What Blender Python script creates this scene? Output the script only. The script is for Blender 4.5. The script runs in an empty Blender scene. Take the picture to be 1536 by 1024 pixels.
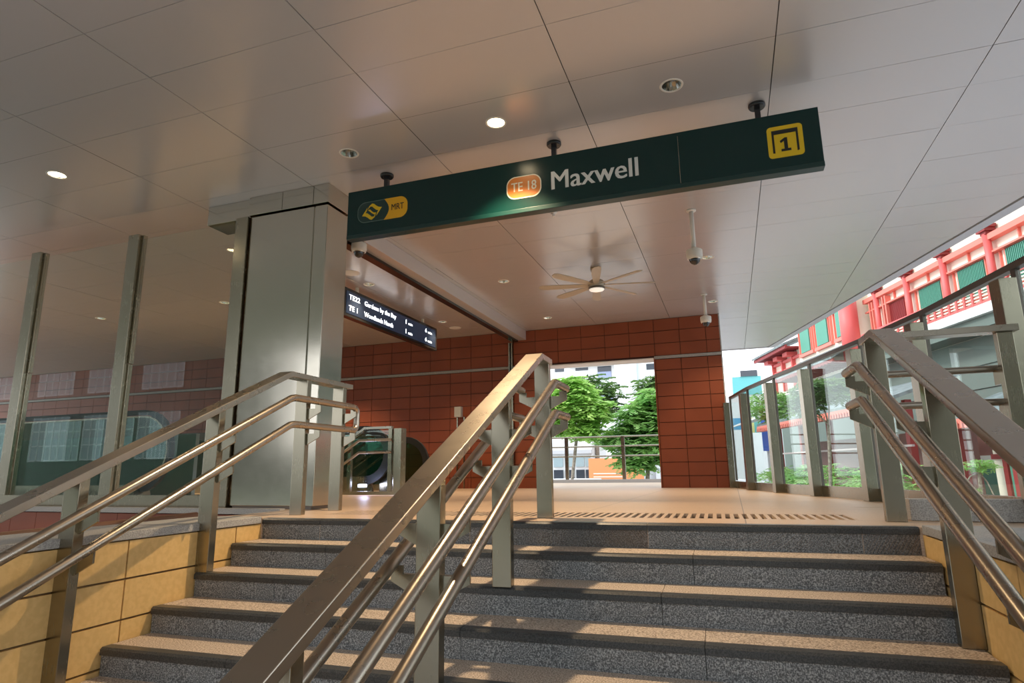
import bpy, math, random
from mathutils import Vector, Matrix, Euler
random.seed(7)
R = math.radians
SC = bpy.context.scene
COL = SC.collection
V = Vector

# ------------------------------------------------------------------ helpers
class G:
    """collects geometry for ONE mesh object"""
    def __init__(s): s.v = []; s.f = []; s.m = []; s.sm = []
    def add(s, vs, fs, mi=0, smooth=False):
        b = len(s.v); s.v += [tuple(p) for p in vs]
        for f in fs:
            s.f.append([b + i for i in f]); s.m.append(mi); s.sm.append(smooth)
    def box(s, c, d, rot=None, mi=0):
        c = V(c); hx, hy, hz = d[0] / 2, d[1] / 2, d[2] / 2
        P = [V((x, y, z)) for x in (-hx, hx) for y in (-hy, hy) for z in (-hz, hz)]
        if rot is not None: P = [rot @ p for p in P]
        s.add([c + p for p in P], [(0, 1, 3, 2), (4, 6, 7, 5), (0, 4, 5, 1), (2, 3, 7, 6), (0, 2, 6, 4), (1, 5, 7, 3)], mi)
        return s
    def box2(s, a, b, mi=0):
        return s.box([(a[i] + b[i]) / 2 for i in range(3)], [abs(b[i] - a[i]) for i in range(3)], None, mi)
    def sweep(s, pts, prof, up=(0, 0, 1), mi=0, smooth=False, caps=True):
        pts = [V(p) for p in pts]; up = V(up); n = len(prof); rings = []
        for i, p in enumerate(pts):
            d = (pts[i] - pts[i - 1]).normalized() if i else (pts[1] - pts[0]).normalized()
            e = (pts[i + 1] - pts[i]).normalized() if i < len(pts) - 1 else d
            m = (d + e).normalized()
            if i == 0:
                side = d.cross(up)
                if side.length < 1e-4: side = d.cross(V((0, 1, 0)))
                side.normalize(); u = side.cross(d)
            else:                                   # carry the frame along without twisting
                u = u - d * u.dot(d)
                u.normalize(); side = d.cross(u)
            ring = []
            for a, b in prof:
                o = side * a + u * b
                ring.append(p + o - d * (o.dot(m) / d.dot(m)))
            rings.append(ring)
        vs = [q for r in rings for q in r]; fs = []
        for i in range(len(pts) - 1):
            for j in range(n):
                k = (j + 1) % n
                fs.append((i * n + j, i * n + k, (i + 1) * n + k, (i + 1) * n + j))
        s.add(vs, fs, mi, smooth)
        if caps:
            s.add(rings[0], [tuple(range(n))[::-1]], mi); s.add(rings[-1], [tuple(range(n))], mi)
        return s
    def bar(s, pts, w, h, up=(0, 0, 1), mi=0):
        return s.sweep(pts, [(-w / 2, -h / 2), (w / 2, -h / 2), (w / 2, h / 2), (-w / 2, h / 2)], up, mi)
    def tube(s, pts, r, n=14, mi=0):
        return s.sweep(pts, [(r * math.cos(2 * math.pi * i / n), r * math.sin(2 * math.pi * i / n)) for i in range(n)], (0.01, 0.02, 1), mi, True)
    def lathe(s, c, prof, n=28, mi=0, smooth=True, caps=True):
        c = V(c); vs = []; fs = []; k = len(prof)
        for i in range(n):
            a = 2 * math.pi * i / n
            for r, z in prof: vs.append(c + V((r * math.cos(a), r * math.sin(a), z)))
        for i in range(n):
            j = (i + 1) % n
            for q in range(k - 1): fs.append((i * k + q, j * k + q, j * k + q + 1, i * k + q + 1))
        s.add(vs, fs, mi, smooth)
        for q, rev in ((0, True), (k - 1, False)) if caps else ():
            if prof[q][0] > 1e-4:
                loop = [i * k + q for i in range(n)]
                b = len(s.v) - len(vs)
                s.f.append([b + i for i in (loop[::-1] if rev else loop)]); s.m.append(mi); s.sm.append(False)
        return s
    def prism(s, poly, ext, mi=0, side_mi=None):
        P = [V(p) for p in poly]; e = V(ext); n = len(P)
        s.add(P + [p + e for p in P], [tuple(range(n))[::-1], tuple(range(n, 2 * n))], mi)
        b = len(s.v) - 2 * n
        for i in range(n):
            j = (i + 1) % n
            s.f.append([b + i, b + j, b + n + j, b + n + i]); s.m.append(mi if side_mi is None else side_mi); s.sm.append(False)
        return s
    def build(s, name, mats, parent=None, bevel=0):
        me = bpy.data.meshes.new(name); me.from_pydata(s.v, [], s.f)
        mats = mats if isinstance(mats, (list, tuple)) else [mats]
        for m in mats: me.materials.append(m)
        me.polygons.foreach_set('material_index', s.m); me.polygons.foreach_set('use_smooth', s.sm)
        me.update()
        import bmesh
        bm = bmesh.new(); bm.from_mesh(me); bmesh.ops.recalc_face_normals(bm, faces=bm.faces); bm.to_mesh(me); bm.free()
        o = bpy.data.objects.new(name, me); COL.objects.link(o)
        if bevel:
            b = o.modifiers.new('edge', 'BEVEL'); b.width = bevel; b.segments = 2; b.limit_method = 'ANGLE'; b.angle_limit = R(50)
        if parent: attach(o, parent)
        return o

def attach(o, parent):
    o.parent = parent
    if parent.type == 'EMPTY': o.matrix_parent_inverse = Matrix.Translation(-parent.location)

def tag(o, label, cat, group=None, kind=None):
    o['label'] = label; o['category'] = cat
    if group: o['group'] = group
    if kind: o['kind'] = kind
    return o
def thing(name, loc, label, cat, group=None, kind=None):
    o = bpy.data.objects.new(name, None); COL.objects.link(o); o.location = loc; o.empty_display_size = .1
    return tag(o, label, cat, group, kind)
def struct(o, label=None, cat=None):
    o['kind'] = 'structure'
    if label: o['label'] = label
    if cat: o['category'] = cat
    return o
def copy_thing(o, loc, label):
    c = o.copy(); COL.objects.link(c); c.location = loc; c['label'] = label
    def kids(a, b):
        for ch in list(a.children):
            d = ch.copy(); COL.objects.link(d); d.parent = b; kids(ch, d)
    kids(o, c)
    return c

# ------------------------------------------------------------------ materials
def mat(name, col, rough=.5, metal=0., spec=.5, emit=None, es=0., coat=0.):
    m = bpy.data.materials.new(name); m.use_nodes = True
    b = m.node_tree.nodes['Principled BSDF']
    b.inputs['Base Color'].default_value = (*col, 1); b.inputs['Roughness'].default_value = rough
    b.inputs['Metallic'].default_value = metal; b.inputs['Specular IOR Level'].default_value = spec
    b.inputs['Coat Weight'].default_value = coat
    if emit: b.inputs['Emission Color'].default_value = (*emit, 1); b.inputs['Emission Strength'].default_value = es
    return m
def nodes(m): return m.node_tree.nodes, m.node_tree.links, m.node_tree.nodes['Principled BSDF']
def noise_mix(m, c1, c2, scale, detail=2, lo=.4, hi=.6, bump=0., stretch=None, c3=None):
    N, L, b = nodes(m)
    tc = N.new('ShaderNodeTexCoord'); nz = N.new('ShaderNodeTexNoise'); nz.inputs['Scale'].default_value = scale; nz.inputs['Detail'].default_value = detail
    src = tc.outputs['Object']
    if stretch:
        mp = N.new('ShaderNodeMapping'); mp.inputs['Scale'].default_value = stretch; L.new(src, mp.inputs[0]); src = mp.outputs[0]
    L.new(src, nz.inputs['Vector'])
    cr = N.new('ShaderNodeValToRGB'); e = cr.color_ramp.elements
    e[0].position = lo; e[0].color = (*c1, 1); e[1].position = hi; e[1].color = (*c2, 1)
    if c3: q = e.new((lo + hi) / 2); q.color = (*c3, 1)
    L.new(nz.outputs['Fac'], cr.inputs[0]); L.new(cr.outputs[0], b.inputs['Base Color'])
    if bump:
        bp = N.new('ShaderNodeBump'); bp.inputs['Strength'].default_value = bump; bp.inputs['Distance'].default_value = .002
        L.new(nz.outputs['Fac'], bp.inputs['Height']); L.new(bp.outputs[0], b.inputs['Normal'])
    return m
def brushed(name, col, rough, stretch=(90, 90, 3), var=.05, wave=0.):
    m = mat(name, col, rough, 1.0)
    N, L, b = nodes(m)
    tc = N.new('ShaderNodeTexCoord'); mp = N.new('ShaderNodeMapping'); mp.inputs['Scale'].default_value = stretch
    nz = N.new('ShaderNodeTexNoise'); nz.inputs['Scale'].default_value = 3; nz.inputs['Detail'].default_value = 4
    L.new(tc.outputs['Object'], mp.inputs[0]); L.new(mp.outputs[0], nz.inputs['Vector'])
    n3 = N.new('ShaderNodeTexNoise'); n3.inputs['Scale'].default_value = 7; n3.inputs['Detail'].default_value = 5
    L.new(tc.outputs['Object'], n3.inputs['Vector'])
    ad = N.new('ShaderNodeMath'); ad.operation = 'ADD'; L.new(nz.outputs['Fac'], ad.inputs[0]); L.new(n3.outputs['Fac'], ad.inputs[1])
    mr = N.new('ShaderNodeMapRange'); mr.inputs['From Min'].default_value = .6; mr.inputs['From Max'].default_value = 1.4
    mr.inputs['To Min'].default_value = rough - var; mr.inputs['To Max'].default_value = rough + var
    L.new(ad.outputs[0], mr.inputs['Value']); L.new(mr.outputs[0], b.inputs['Roughness'])
    if wave:
        n2 = N.new('ShaderNodeTexNoise'); n2.inputs['Scale'].default_value = 1.6; n2.inputs['Detail'].default_value = 1
        L.new(tc.outputs['Object'], n2.inputs['Vector'])
        bp = N.new('ShaderNodeBump'); bp.inputs['Strength'].default_value = wave; bp.inputs['Distance'].default_value = .02
        L.new(n2.outputs['Fac'], bp.inputs['Height']); L.new(bp.outputs[0], b.inputs['Normal'])
    return m
def glass(name, tint, refl=1.0, base=0.0):
    m = bpy.data.materials.new(name); m.use_nodes = True
    N, L = m.node_tree.nodes, m.node_tree.links; N.clear()
    out = N.new('ShaderNodeOutputMaterial'); mx = N.new('ShaderNodeMixShader'); tr = N.new('ShaderNodeBsdfTransparent'); gl = N.new('ShaderNodeBsdfGlossy')
    tr.inputs['Color'].default_value = (*tint, 1); gl.inputs['Roughness'].default_value = .01; gl.inputs['Color'].default_value = (.93, 1, .97, 1)
    ge = N.new('ShaderNodeNewGeometry'); dt = N.new('ShaderNodeVectorMath'); dt.operation = 'DOT_PRODUCT'
    L.new(ge.outputs['Incoming'], dt.inputs[0]); L.new(ge.outputs['Normal'], dt.inputs[1])
    def mth(op, a, b_=None):
        q = N.new('ShaderNodeMath'); q.operation = op; q.use_clamp = op == 'MULTIPLY_ADD'
        L.new(a, q.inputs[0])
        if b_ is not None: q.inputs[1].default_value = b_
        return q
    ab = mth('ABSOLUTE', dt.outputs['Value']); iv = N.new('ShaderNodeMath'); iv.operation = 'SUBTRACT'; iv.inputs[0].default_value = 1; L.new(ab.outputs[0], iv.inputs[1])
    pw = mth('POWER', iv.outputs[0], 5.0); ma = mth('MULTIPLY_ADD', pw.outputs[0], .93 * refl); ma.inputs[2].default_value = .042 * refl + base
    L.new(ma.outputs[0], mx.inputs[0]); L.new(tr.outputs[0], mx.inputs[1]); L.new(gl.outputs[0], mx.inputs[2]); L.new(mx.outputs[0], out.inputs[0])
    return m

STEEL = brushed('brushed_steel', (.35, .315, .24), .26, (60, 60, 3), .025)
STEEL_H = brushed('brushed_steel_rail', (.43, .375, .31), .28, (3, 3, 3), .02)
STEEL_CLAD = brushed('brushed_steel_cladding', (.50, .46, .385), .15, (2, 2, 50), .03, .14)
STEEL_DK = mat('dark_steel', (.16, .14, .12), .4, .9)
CHROME = mat('polished_reflector', (.75, .74, .70), .12, 1.0)
CEIL = mat('ceiling_panel_paint', (.62, .595, .58), .27, .35, .5)
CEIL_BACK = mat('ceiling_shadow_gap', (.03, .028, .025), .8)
CEIL_TRIM = mat('canopy_edge_paint', (.55, .55, .57), .4)
WHITE = mat('white_paint', (.78, .77, .74), .45)
OFFWHITE = mat('camera_plastic', (.72, .69, .62), .4)
BLACK = mat('black_gloss', (.012, .012, .013), .15)
RUBBER = mat('black_rubber', (.012, .012, .013), .55)
TREAD = noise_mix(mat('tan_lit_granite', (.4, .3, .22), .75), (.20, .155, .12), (.58, .475, .38), 130, 4, .38, .62, .25, None, (.42, .34, .265))  # tan stone with the warm downlight tone put into the colour
FLOOR = noise_mix(mat('tan_floor_granite', (.45, .33, .23), .42), (.45, .32, .22), (.56, .42, .30), 120, 3, .38, .62)
RISER = noise_mix(mat('shaded_grey_granite', (.12, .13, .13), .5), (.07, .077, .08), (.38, .395, .39), 150, 4, .40, .64, 0, None, (.185, .195, .20))  # same granite as the treads, dimmer grey sky light put into the colour
NOSING = noise_mix(mat('dark_nosing_granite', (.05, .05, .05), .35), (.028, .03, .031), (.065, .067, .066), 150, 3)
KERBSTONE = noise_mix(mat('grey_kerb_granite', (.35, .34, .32), .55), (.27, .26, .245), (.44, .425, .40), 140, 3)
RED = noise_mix(mat('terracotta_panel', (.24, .055, .018), .5), (.225, .05, .016), (.26, .06, .021), 1.2, 2)
RED_GAP = mat('terracotta_joint', (.06, .015, .008), .8)
YELLOW = noise_mix(mat('yellow_stone_panel', (.68, .44, .16), .55), (.64, .41, .15), (.70, .46, .18), 30, 3)
YELLOW_GAP = mat('yellow_joint', (.18, .11, .05), .8)
GREEN = mat('sign_green_enamel', (.001, .024, .021), .25, 0, .35)
GREEN_DK = mat('sign_green_edge', (.002, .03, .026), .3)
ORANGE = mat('sign_orange', (.66, .19, .02), .35)
CREAM = mat('sign_cream', (.82, .74, .58), .4)
SIGNWHITE = mat('sign_white_letter', (.72, .71, .67), .4)
YEL = mat('sign_yellow', (.78, .50, .01), .4)
AMBER = mat('sign_amber', (.80, .40, .01), .4)
SIGNBLACK = mat('sign_black', (.01, .01, .008), .5)
REDPAINT = mat('red_notice', (.6, .03, .02), .5)
LAMP = mat('lit_lamp', (1, .9, .7), .5, 0, .5, (1, .80, .50), 28)
LAMP_DIM = mat('fan_lamp_glass', (.85, .83, .78), .3, 0, .5, (1, .92, .8), .6)
SCREEN = mat('screen_panel', (.008, .012, .022), .12, 0, .5, (.02, .04, .08), .5)
TEXTLIT = mat('screen_letters', (1, 1, 1), .5, 0, .5, (.92, .95, 1), 2.2)
PANE = glass('screen_glass', (.95, .985, .97), .8, .0)
PANE_GREEN = glass('escalator_glass', (.30, .50, .42), 1.0, .06)
FANWOOD = mat('fan_blade_tan', (.50, .41, .29), .45)
FANMETAL = mat('fan_motor', (.48, .42, .33), .35, .6)

# ------------------------------------------------------------------ frames of reference
DL, Y0 = .0232, 4.09            # the stair runs at a slight angle to the ceiling grid
CD, SD = math.cos(DL), math.sin(DL)
def S(x, v, z=0.): return V((x * CD - v * SD, Y0 + x * SD + v * CD, z))
ROT = Matrix.Rotation(DL, 3, 'Z')
H, W = 3.28, 12.4               # ceiling height, face of the tiled wall
RISE, GO = .15, .315
XL, XR = -3.45, .95
def zf(Y): return -.045 * min(max(0, Y - 5), 8) / 7.4
GROUND = -1.5

# ------------------------------------------------------------------ camera
cam = bpy.data.cameras.new('camera'); cam.sensor_width = 36; cam.lens = 922.727 / 1536 * 36; cam.clip_end = 1000; cam.clip_start = .05
co = bpy.data.objects.new('camera', cam); COL.objects.link(co)
yaw, pitch, roll = R(-19.2143), R(11.7174), R(-.7753)
f = V((math.sin(yaw) * math.cos(pitch), math.cos(yaw) * math.cos(pitch), math.sin(pitch)))
r = V((math.cos(yaw), -math.sin(yaw), 0)); u = r.cross(f)
r2 = r * math.cos(roll) + u * math.sin(roll); u2 = -r * math.sin(roll) + u * math.cos(roll)
co.matrix_world = Matrix(((r2.x, u2.x, -f.x, 0), (r2.y, u2.y, -f.y, 0), (r2.z, u2.z, -f.z, .3455), (0, 0, 0, 1)))
SC.camera = co

# ------------------------------------------------------------------ ceiling
def edgeX(Y): return 3.44 - .2655 * (Y - 8.3)
XS = [2.005 - 1.4825 * k for k in range(17)]
YS = [-2.4, -1.73, -1.07, -.4, .1, .76, 1.43, 2.1, 2.51, 3.02, 3.515, 4.18, 4.83, 5.342, 5.99, 6.667, 7.333, 7.87, 8.53, 9.2, 9.87, 10.37, 11.03, 11.7, 12.42, 12.9, 13.56, 14.23, 14.9, 15.5, 16.55]
LIGHTS = [  # x, y, lit
    (-1.695, 4.52, 1), (-3.176, 4.52, 0), (-.216, 4.51, 0), (-6.13, 3.86, 1),
    (-3.212, 8.85, 1), (-3.236, 11.45, 1), (-5.275, 8.2, 1), (-5.30, 10.95, 1), (-.10, 8.85, 1), (-.10, 11.4, 1), (-8.2, 8.2, 1), (-8.2, 10.95, 1), (-11.2, 8.2, 1)]  # last three added to brighten the ceiling over the escalators
LR = .078
def clip_right(poly, off):
    out = []
    def side(p): return edgeX(p[1]) - off - p[0]
    for i in range(len(poly)):
        a, b = poly[i], poly[(i + 1) % len(poly)]; da, db = side(a), side(b)
        if da >= 0: out.append(a)
        if (da < 0) != (db < 0):
            t = da / (da - db); out.append((a[0] + t * (b[0] - a[0]), a[1] + t * (b[1] - a[1])))
    return out
g = G()
xs = sorted(XS + [3.4875, 4.97, 6.45, 7.95])
for i in range(len(xs) - 1):
    for j in range(len(YS) - 1):
        x0, x1, y0, y1 = xs[i] + .0035, xs[i + 1] - .0035, YS[j] + .0018, YS[j + 1] - .0018
        if y0 > 12.4 and x1 < -.1 and x0 < -1: continue
        poly = clip_right([(x0, y0), (x1, y0), (x1, y1), (x0, y1)], .19)
        if len(poly) < 3: continue
        t1, t2 = random.uniform(-.0011, .0011), random.uniform(-.0018, .0018)
        cx, cy = (x0 + x1) / 2, (y0 + y1) / 2
        zz = lambda p: H + t1 * (p[0] - cx) + t2 * (p[1] - cy)
        hole = [l for l in LIGHTS if x0 + LR < l[0] < x1 - LR and y0 + LR < l[1] < y1 - LR]
        if hole and len(poly) == 4:
            lx, ly, _ = hole[0]
            angs = sorted([2 * math.pi * k / 24 for k in range(24)] + [math.atan2(p[1] - ly, p[0] - lx) % (2 * math.pi) for p in poly])
            inn = []; out = []
            for a in angs:
                ca, sa = math.cos(a), math.sin(a)
                t = min([((x1 if ca > 0 else x0) - lx) / ca if abs(ca) > 1e-9 else 9e9, ((y1 if sa > 0 else y0) - ly) / sa if abs(sa) > 1e-9 else 9e9])
                inn.append((lx + LR * ca, ly + LR * sa)); out.append((lx + t * ca, ly + t * sa))
            n = len(angs)
            g.add([(*p, zz(p)) for p in inn] + [(*p, zz(p)) for p in out], [(k, n + k, n + (k + 1) % n, (k + 1) % n) for k in range(n)])
        else:
            g.prism([(*p, zz(p)) for p in poly], (0, 0, .018))
struct(g.build('ceiling', CEIL))
g = G()                                           # backing above the panels, with the light recesses left open above it
YE = 16.6
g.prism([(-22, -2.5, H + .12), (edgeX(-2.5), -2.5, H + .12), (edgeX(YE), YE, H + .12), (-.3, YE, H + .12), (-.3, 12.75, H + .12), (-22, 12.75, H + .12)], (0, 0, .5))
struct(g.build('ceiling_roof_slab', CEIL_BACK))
g = G()                                           # smooth lip along the open edge of the canopy
def lip(o0, o1, za, zb, y0=-2.5, y1=YE):
    g.prism([(edgeX(y0) - o0, y0, za), (edgeX(y0) - o1, y0, za), (edgeX(y1) - o1, y1, za), (edgeX(y1) - o0, y1, za)], (0, 0, zb - za))
lip(.165, 0, H - .012, H + .62)
g.prism([(-.3, YE - .06, H - .012), (edgeX(YE) - .165, YE - .06, H - .012), (edgeX(YE) - .165, YE, H - .012), (-.3, YE, H - .012)], (0, 0, .63))
struct(g.build('trim_1', CEIL_TRIM))

# bulkhead beam running back from the sign, with the shutter track under it
g = G(); g.box2((-4.36, 5.75, 3.075), (-4.0, 12.4, 3.279))
struct(g.build('beam_bulkhead', CEIL, None, .004))
sh = thing('roller_shutter', (-4.22, 9, 3.05), 'black roller shutter track under the bulkhead with a steel guide rail on the tiled wall', 'shutter')
G().box2((-4.29, 5.9, 3.035), (-4.17, 12.36, 3.075)).build('track', BLACK, sh)
g = G(); g.box2((-4.385, 12.33, 0), (-4.355, 12.395, 3.03)); g.box2((-4.325, 12.33, 0), (-4.295, 12.395, 3.03)); g.box2((-4.355, 12.375, 0), (-4.325, 12.395, 3.03), 1)
g.build('guide_rail', [STEEL, BLACK], sh)

# ------------------------------------------------------------------ tiled wall at the back
OL, OR, OT, WR = -3.62, -1.31, 2.49, -.03
g = G()
g.box2((-22, W + .02, -.4), (OL, W + .42, H + .1), 1); g.box2((OR, W + .02, -.4), (WR, W + .42, H + .1), 1); g.box2((OL, W + .02, OT), (OR, W + .42, H + .1), 1)
rows = [-.05 + i * .257 - .105 for i in range(0, 11)]
rows = [-.06, .18, .436, .692, .944, 1.198, 1.45, 1.71, 1.97, 2.232, 2.455]
rows2 = [2.525, 2.775, 3.03, 3.279]
xcols = [-.293 - .5 * k for k in range(44)]
xb = [WR] + xcols
for lst in (rows, rows2):
    for i in range(len(lst) - 1):
        z0, z1 = lst[i] + .006, lst[i + 1] - .006
        for j in range(len(xb) - 1):
            x1, x0 = xb[j] - .005, xb[j + 1] + .005
            segs = [(x0, x1)]
            if z0 < OT:
                segs = []
                if x0 < OL: segs.append((x0, min(x1, OL)))
                if x1 > OR: segs.append((max(x0, OR), x1))
            for a, b in segs:
                if b - a > .02: g.box2((a, W, z0), (b, W + .03, z1), 0)
g.box2((-22, W - .012, 2.463), (OL, W + .03, 2.518), 2); g.box2((OR, W - .012, 2.463), (WR, W + .03, 2.518), 2)
for x in (OL, OR): g.box2((x - .012, W - .005, -.06), (x + .012, W + .425, OT), 0)
g.box2((WR - .01, W - .004, -.06), (WR + .012, W + .42, H), 2)
struct(g.build('wall_back', [RED, RED_GAP, KERBSTONE]))
g = G(); g.box2((OL, W, OT - .02), (OR, W + .42, OT)); struct(g.build('trim_2', WHITE))

# ------------------------------------------------------------------ landing floor
def glassX(Y):
    P = GL
    for (xa, ya), (xb_, yb) in zip(P, P[1:]):
        if yb <= Y <= ya: return xa + (xb_ - xa) * (ya - Y) / (ya - yb)
    return P[-1][0]
GL = [(-.03, 12.26), (.245, 10.82), (.575, 9.56), (.92, 8.37), (1.27, 7.1), (1.545, 5.95), (1.755, 4.7), (1.965, 3.4)]
g = G()
def quad(p, mi=0): g.prism([(a.x, a.y, a.z - .25) for a in p], (0, 0, .25), mi)
D0, D1, DXL, DXR = .44, .94, -3.22, .74
def fl(x, v): p = S(x, v); p.z = zf(p.y); return p
quad([fl(XL, -.0), fl(XR, 0), fl(XR, D0), fl(XL, D0)])
quad([fl(XL, D0), fl(DXL, D0), fl(DXL, D1), fl(XL, D1)])
quad([fl(DXR, D0), fl(XR, D0), fl(XR, D1), fl(DXR, D1)])
quad([fl(XL, D1), fl(XR, D1), V((XR, 7.1, zf(7.1))), V((XL, 7.1, zf(7.1)))])
def fw(x, y): return V((x, y, zf(y)))
quad([fw(XL, 7.1), fw(XR, 7.1), fw(XR, 8.5), fw(XL, 8.5)])
quad([fw(XL, 8.5), fw(1.05, 8.5), fw(.32, 11), fw(XL, 11)]); quad([fw(XL, 11), fw(.32, 11), fw(.1, 12.45), fw(XL, 12.45)])
quad([fw(XR, 7.1), fw(1.42, 7.1), fw(1.05, 8.5), fw(XR, 8.5)])
quad([fl(XR, 0), V((2.1, 3.4, 0)), V((1.9, 4.7, 0)), V((1.7, 5.95, 0)), fl(XR, 2.0)])
quad([fl(XR, 1.9), V((1.7, 5.95, 0)), fw(1.42, 7.1), fw(XR, 7.1)])
quad([V((-22, 4.86, 0)), V((XL, 4.86, 0)), fw(XL, 7.1), fw(-22, 7.1)]); quad([fw(-22, 7.1), fw(XL, 7.1), fw(XL, 12.45), fw(-22, 12.45)])
quad([fl(XL - .5, -.01), fl(XL, -.01), V((XL - .02, 4.87, 0)), V((XL - .5, 4.87, 0))])
quad([fw(-9, 12.45), fw(.1, 12.45), fw(.1, 17.4), fw(-9, 17.4)])
g2 = g
FLO = g.build('floor', FLOOR)
N, L, b = nodes(FLOOR)                                   # thin joints between the floor slabs
tc = N.new('ShaderNodeTexCoord'); bt = N.new('ShaderNodeTexBrick'); bt.offset = 0
bt.inputs['Scale'].default_value = 1; bt.inputs['Brick Width'].default_value = 1.2; bt.inputs['Row Height'].default_value = 1.2; bt.inputs['Mortar Size'].default_value = .004
mp = N.new('ShaderNodeMapping'); mp.inputs['Location'].default_value = (1.15, .3, 0); L.new(tc.outputs['Object'], mp.inputs[0]); L.new(mp.outputs[0], bt.inputs['Vector'])
mx = N.new('ShaderNodeMix'); mx.data_type = 'RGBA'
old = b.inputs['Base Color'].links[0].from_socket
L.new(bt.outputs['Fac'], mx.inputs[0]); L.new(old, mx.inputs[6]); mx.inputs[7].default_value = (.2, .15, .11, 1); L.new(mx.outputs[2], b.inputs['Base Color'])
struct(FLO)

dr = thing('drain_grating', S(-1.2, .7, 0), 'long slotted drain grating set into the landing just behind the top step', 'drain')
g = G()
n = int((DXR - DXL) / .058); pitch_ = (DXR - DXL) / n
for i in range(n + 1):
    x = DXL + i * pitch_
    p = S(x, (D0 + D1) / 2, -.014); g.box(p, (.026, D1 - D0 - .06, .026), ROT)
for v in (D0 + .015, D1 - .015): g.box(S((DXL + DXR) / 2, v, -.014), (DXR - DXL, .03, .026), ROT)
g.build('slotted_cover', FLOOR, dr)
G().box(S((DXL + DXR) / 2, (D0 + D1) / 2, -.15), (DXR - DXL, D1 - D0, .02), ROT).build('channel', BLACK, dr)

# left slab beside the stair, the sunken strip beyond it, and the right-hand slab
g = G()
def slab(pts, z0, z1, mi=0): g.prism([(p.x, p.y, z0) for p in pts], (0, 0, z1 - z0), mi)
slab([S(XL - .03 - .55, -5.2), S(XL - .0, -5.2), S(XL - .0, -.02), S(XL - .55, -.02)], -.035, .014)
slab([S(XR + .01, -5.2), S(2.4, -5.2), S(2.4, -.9), S(1.25, -.02), S(XR + .01, -.02)], -.035, .012)
struct(g.build('trim_3', KERBSTONE, None, .004))
def stone_wall(name, x, face, vbreaks, zr):
    g = G()
    xo = x - face * .25
    for i in range(len(vbreaks) - 1):
        for j in range(len(zr) - 1):
            a, b_ = vbreaks[i] + .005, vbreaks[i + 1] - .005
            if j == 0 and False: pass
            c = S(x - face * .04, (a + b_) / 2, (zr[j] + zr[j + 1]) / 2)
            g.box(c, (.08, b_ - a, abs(zr[j] - zr[j + 1]) - .012), ROT)
    g.box(S(x - face * .15, (vbreaks[0] + vbreaks[-1]) / 2, (zr[0] + zr[-1]) / 2 - .005), (.25, vbreaks[-1] - vbreaks[0], zr[-1] - zr[0] - .01), ROT, 1)
    return struct(g.build(name, [YELLOW, YELLOW_GAP]))
zr = [-1.5, -1.44, -1.20, -.96, -.72, -.485, -.258, -.036]
stone_wall('wall_stair_left', XL - .01, 1, [-5.2, -4.67, -3.79, -2.91, -2.03, -1.15, -.27, -.005], zr)
stone_wall('wall_stair_right', XR + .012, -1, [-5.2, -4.67, -3.79, -2.91, -2.03, -1.15, -.72, -.005], zr)
g = G()
for i in range(45):
    x1 = -4.0 - i * .4; g.box2((x1 - .394, 4.83, -.30), (x1, 4.86, -.045))
    g.box2((x1 - .394, 4.83, -.56), (x1, 4.86, -.306))
g.box2((-22, 4.845, -.62), (-4, 4.90, -.03), 1); g.box2((-22, -3, -.7), (-3.9, 4.86, -.6), 2)
g.box2((-22, 4.80, -.035), (-3.95, 4.87, .016), 3)
struct(g.build('wall_sunken_strip', [RED, RED_GAP, KERBSTONE, KERBSTONE]))
rl = thing('pipe_rail', (-6, 4.4, -.1), 'low brown pipe rail beside the grey stone slab left of the stair', 'rail')
G().tube([S(-4.25, -2.6, -.03), S(-4.25, .15, .0)], .03, 12).build('pipe', mat('brown_paint', (.19, .09, .05), .4), rl)
G().box(S(-4.12, -2.2, -.33), (.03, .03, .55)).build('stanchion', STEEL, rl)
G().box(S(-4.12, -.6, -.33), (.03, .03, .55)).build('stanchion', STEEL, rl)

# ------------------------------------------------------------------ stair
st = thing('staircase', S(-1.2, -1.4, GROUND), 'broad granite staircase with warm-lit tan treads, shade-grey risers and dark nosings', 'staircase')
NS = 10
jr = random.Random(3)
for k in range(NS):
    v, z = -k * GO, -k * RISE
    off = jr.uniform(.3, 1.2); js = [XL]
    while XL + off < XR - .25: js.append(XL + off); off += 1.2
    js.append(XR)
    gr, gn, gt = G(), G(), G()
    for x0, x1 in zip(js, js[1:]):
        x0 += .0015; x1 -= .0015; xm = (x0 + x1) / 2
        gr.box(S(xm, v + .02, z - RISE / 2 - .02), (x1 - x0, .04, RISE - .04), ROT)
        prof = [(-.012, -.042), (-.012, -.012), (.0, -.0005), (.058, .0), (.058, -.042)]
        gn.prism([S(x0, v + a, z + b_ + .0012) for a, b_ in prof], S(x1, v, z) - S(x0, v, z))
        if k: gt.box(S(xm, v + .058 + (GO - .058) / 2, z - .02), (x1 - x0, GO - .058, .04), ROT)
    gb = G(); gb.box(S((XL + XR) / 2, v + .06, z - RISE / 2 - .03), (XR - XL, .03, RISE - .02), ROT)
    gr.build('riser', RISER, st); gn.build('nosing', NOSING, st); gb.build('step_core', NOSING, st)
    if k: gt.build('tread', TREAD, st)

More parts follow.
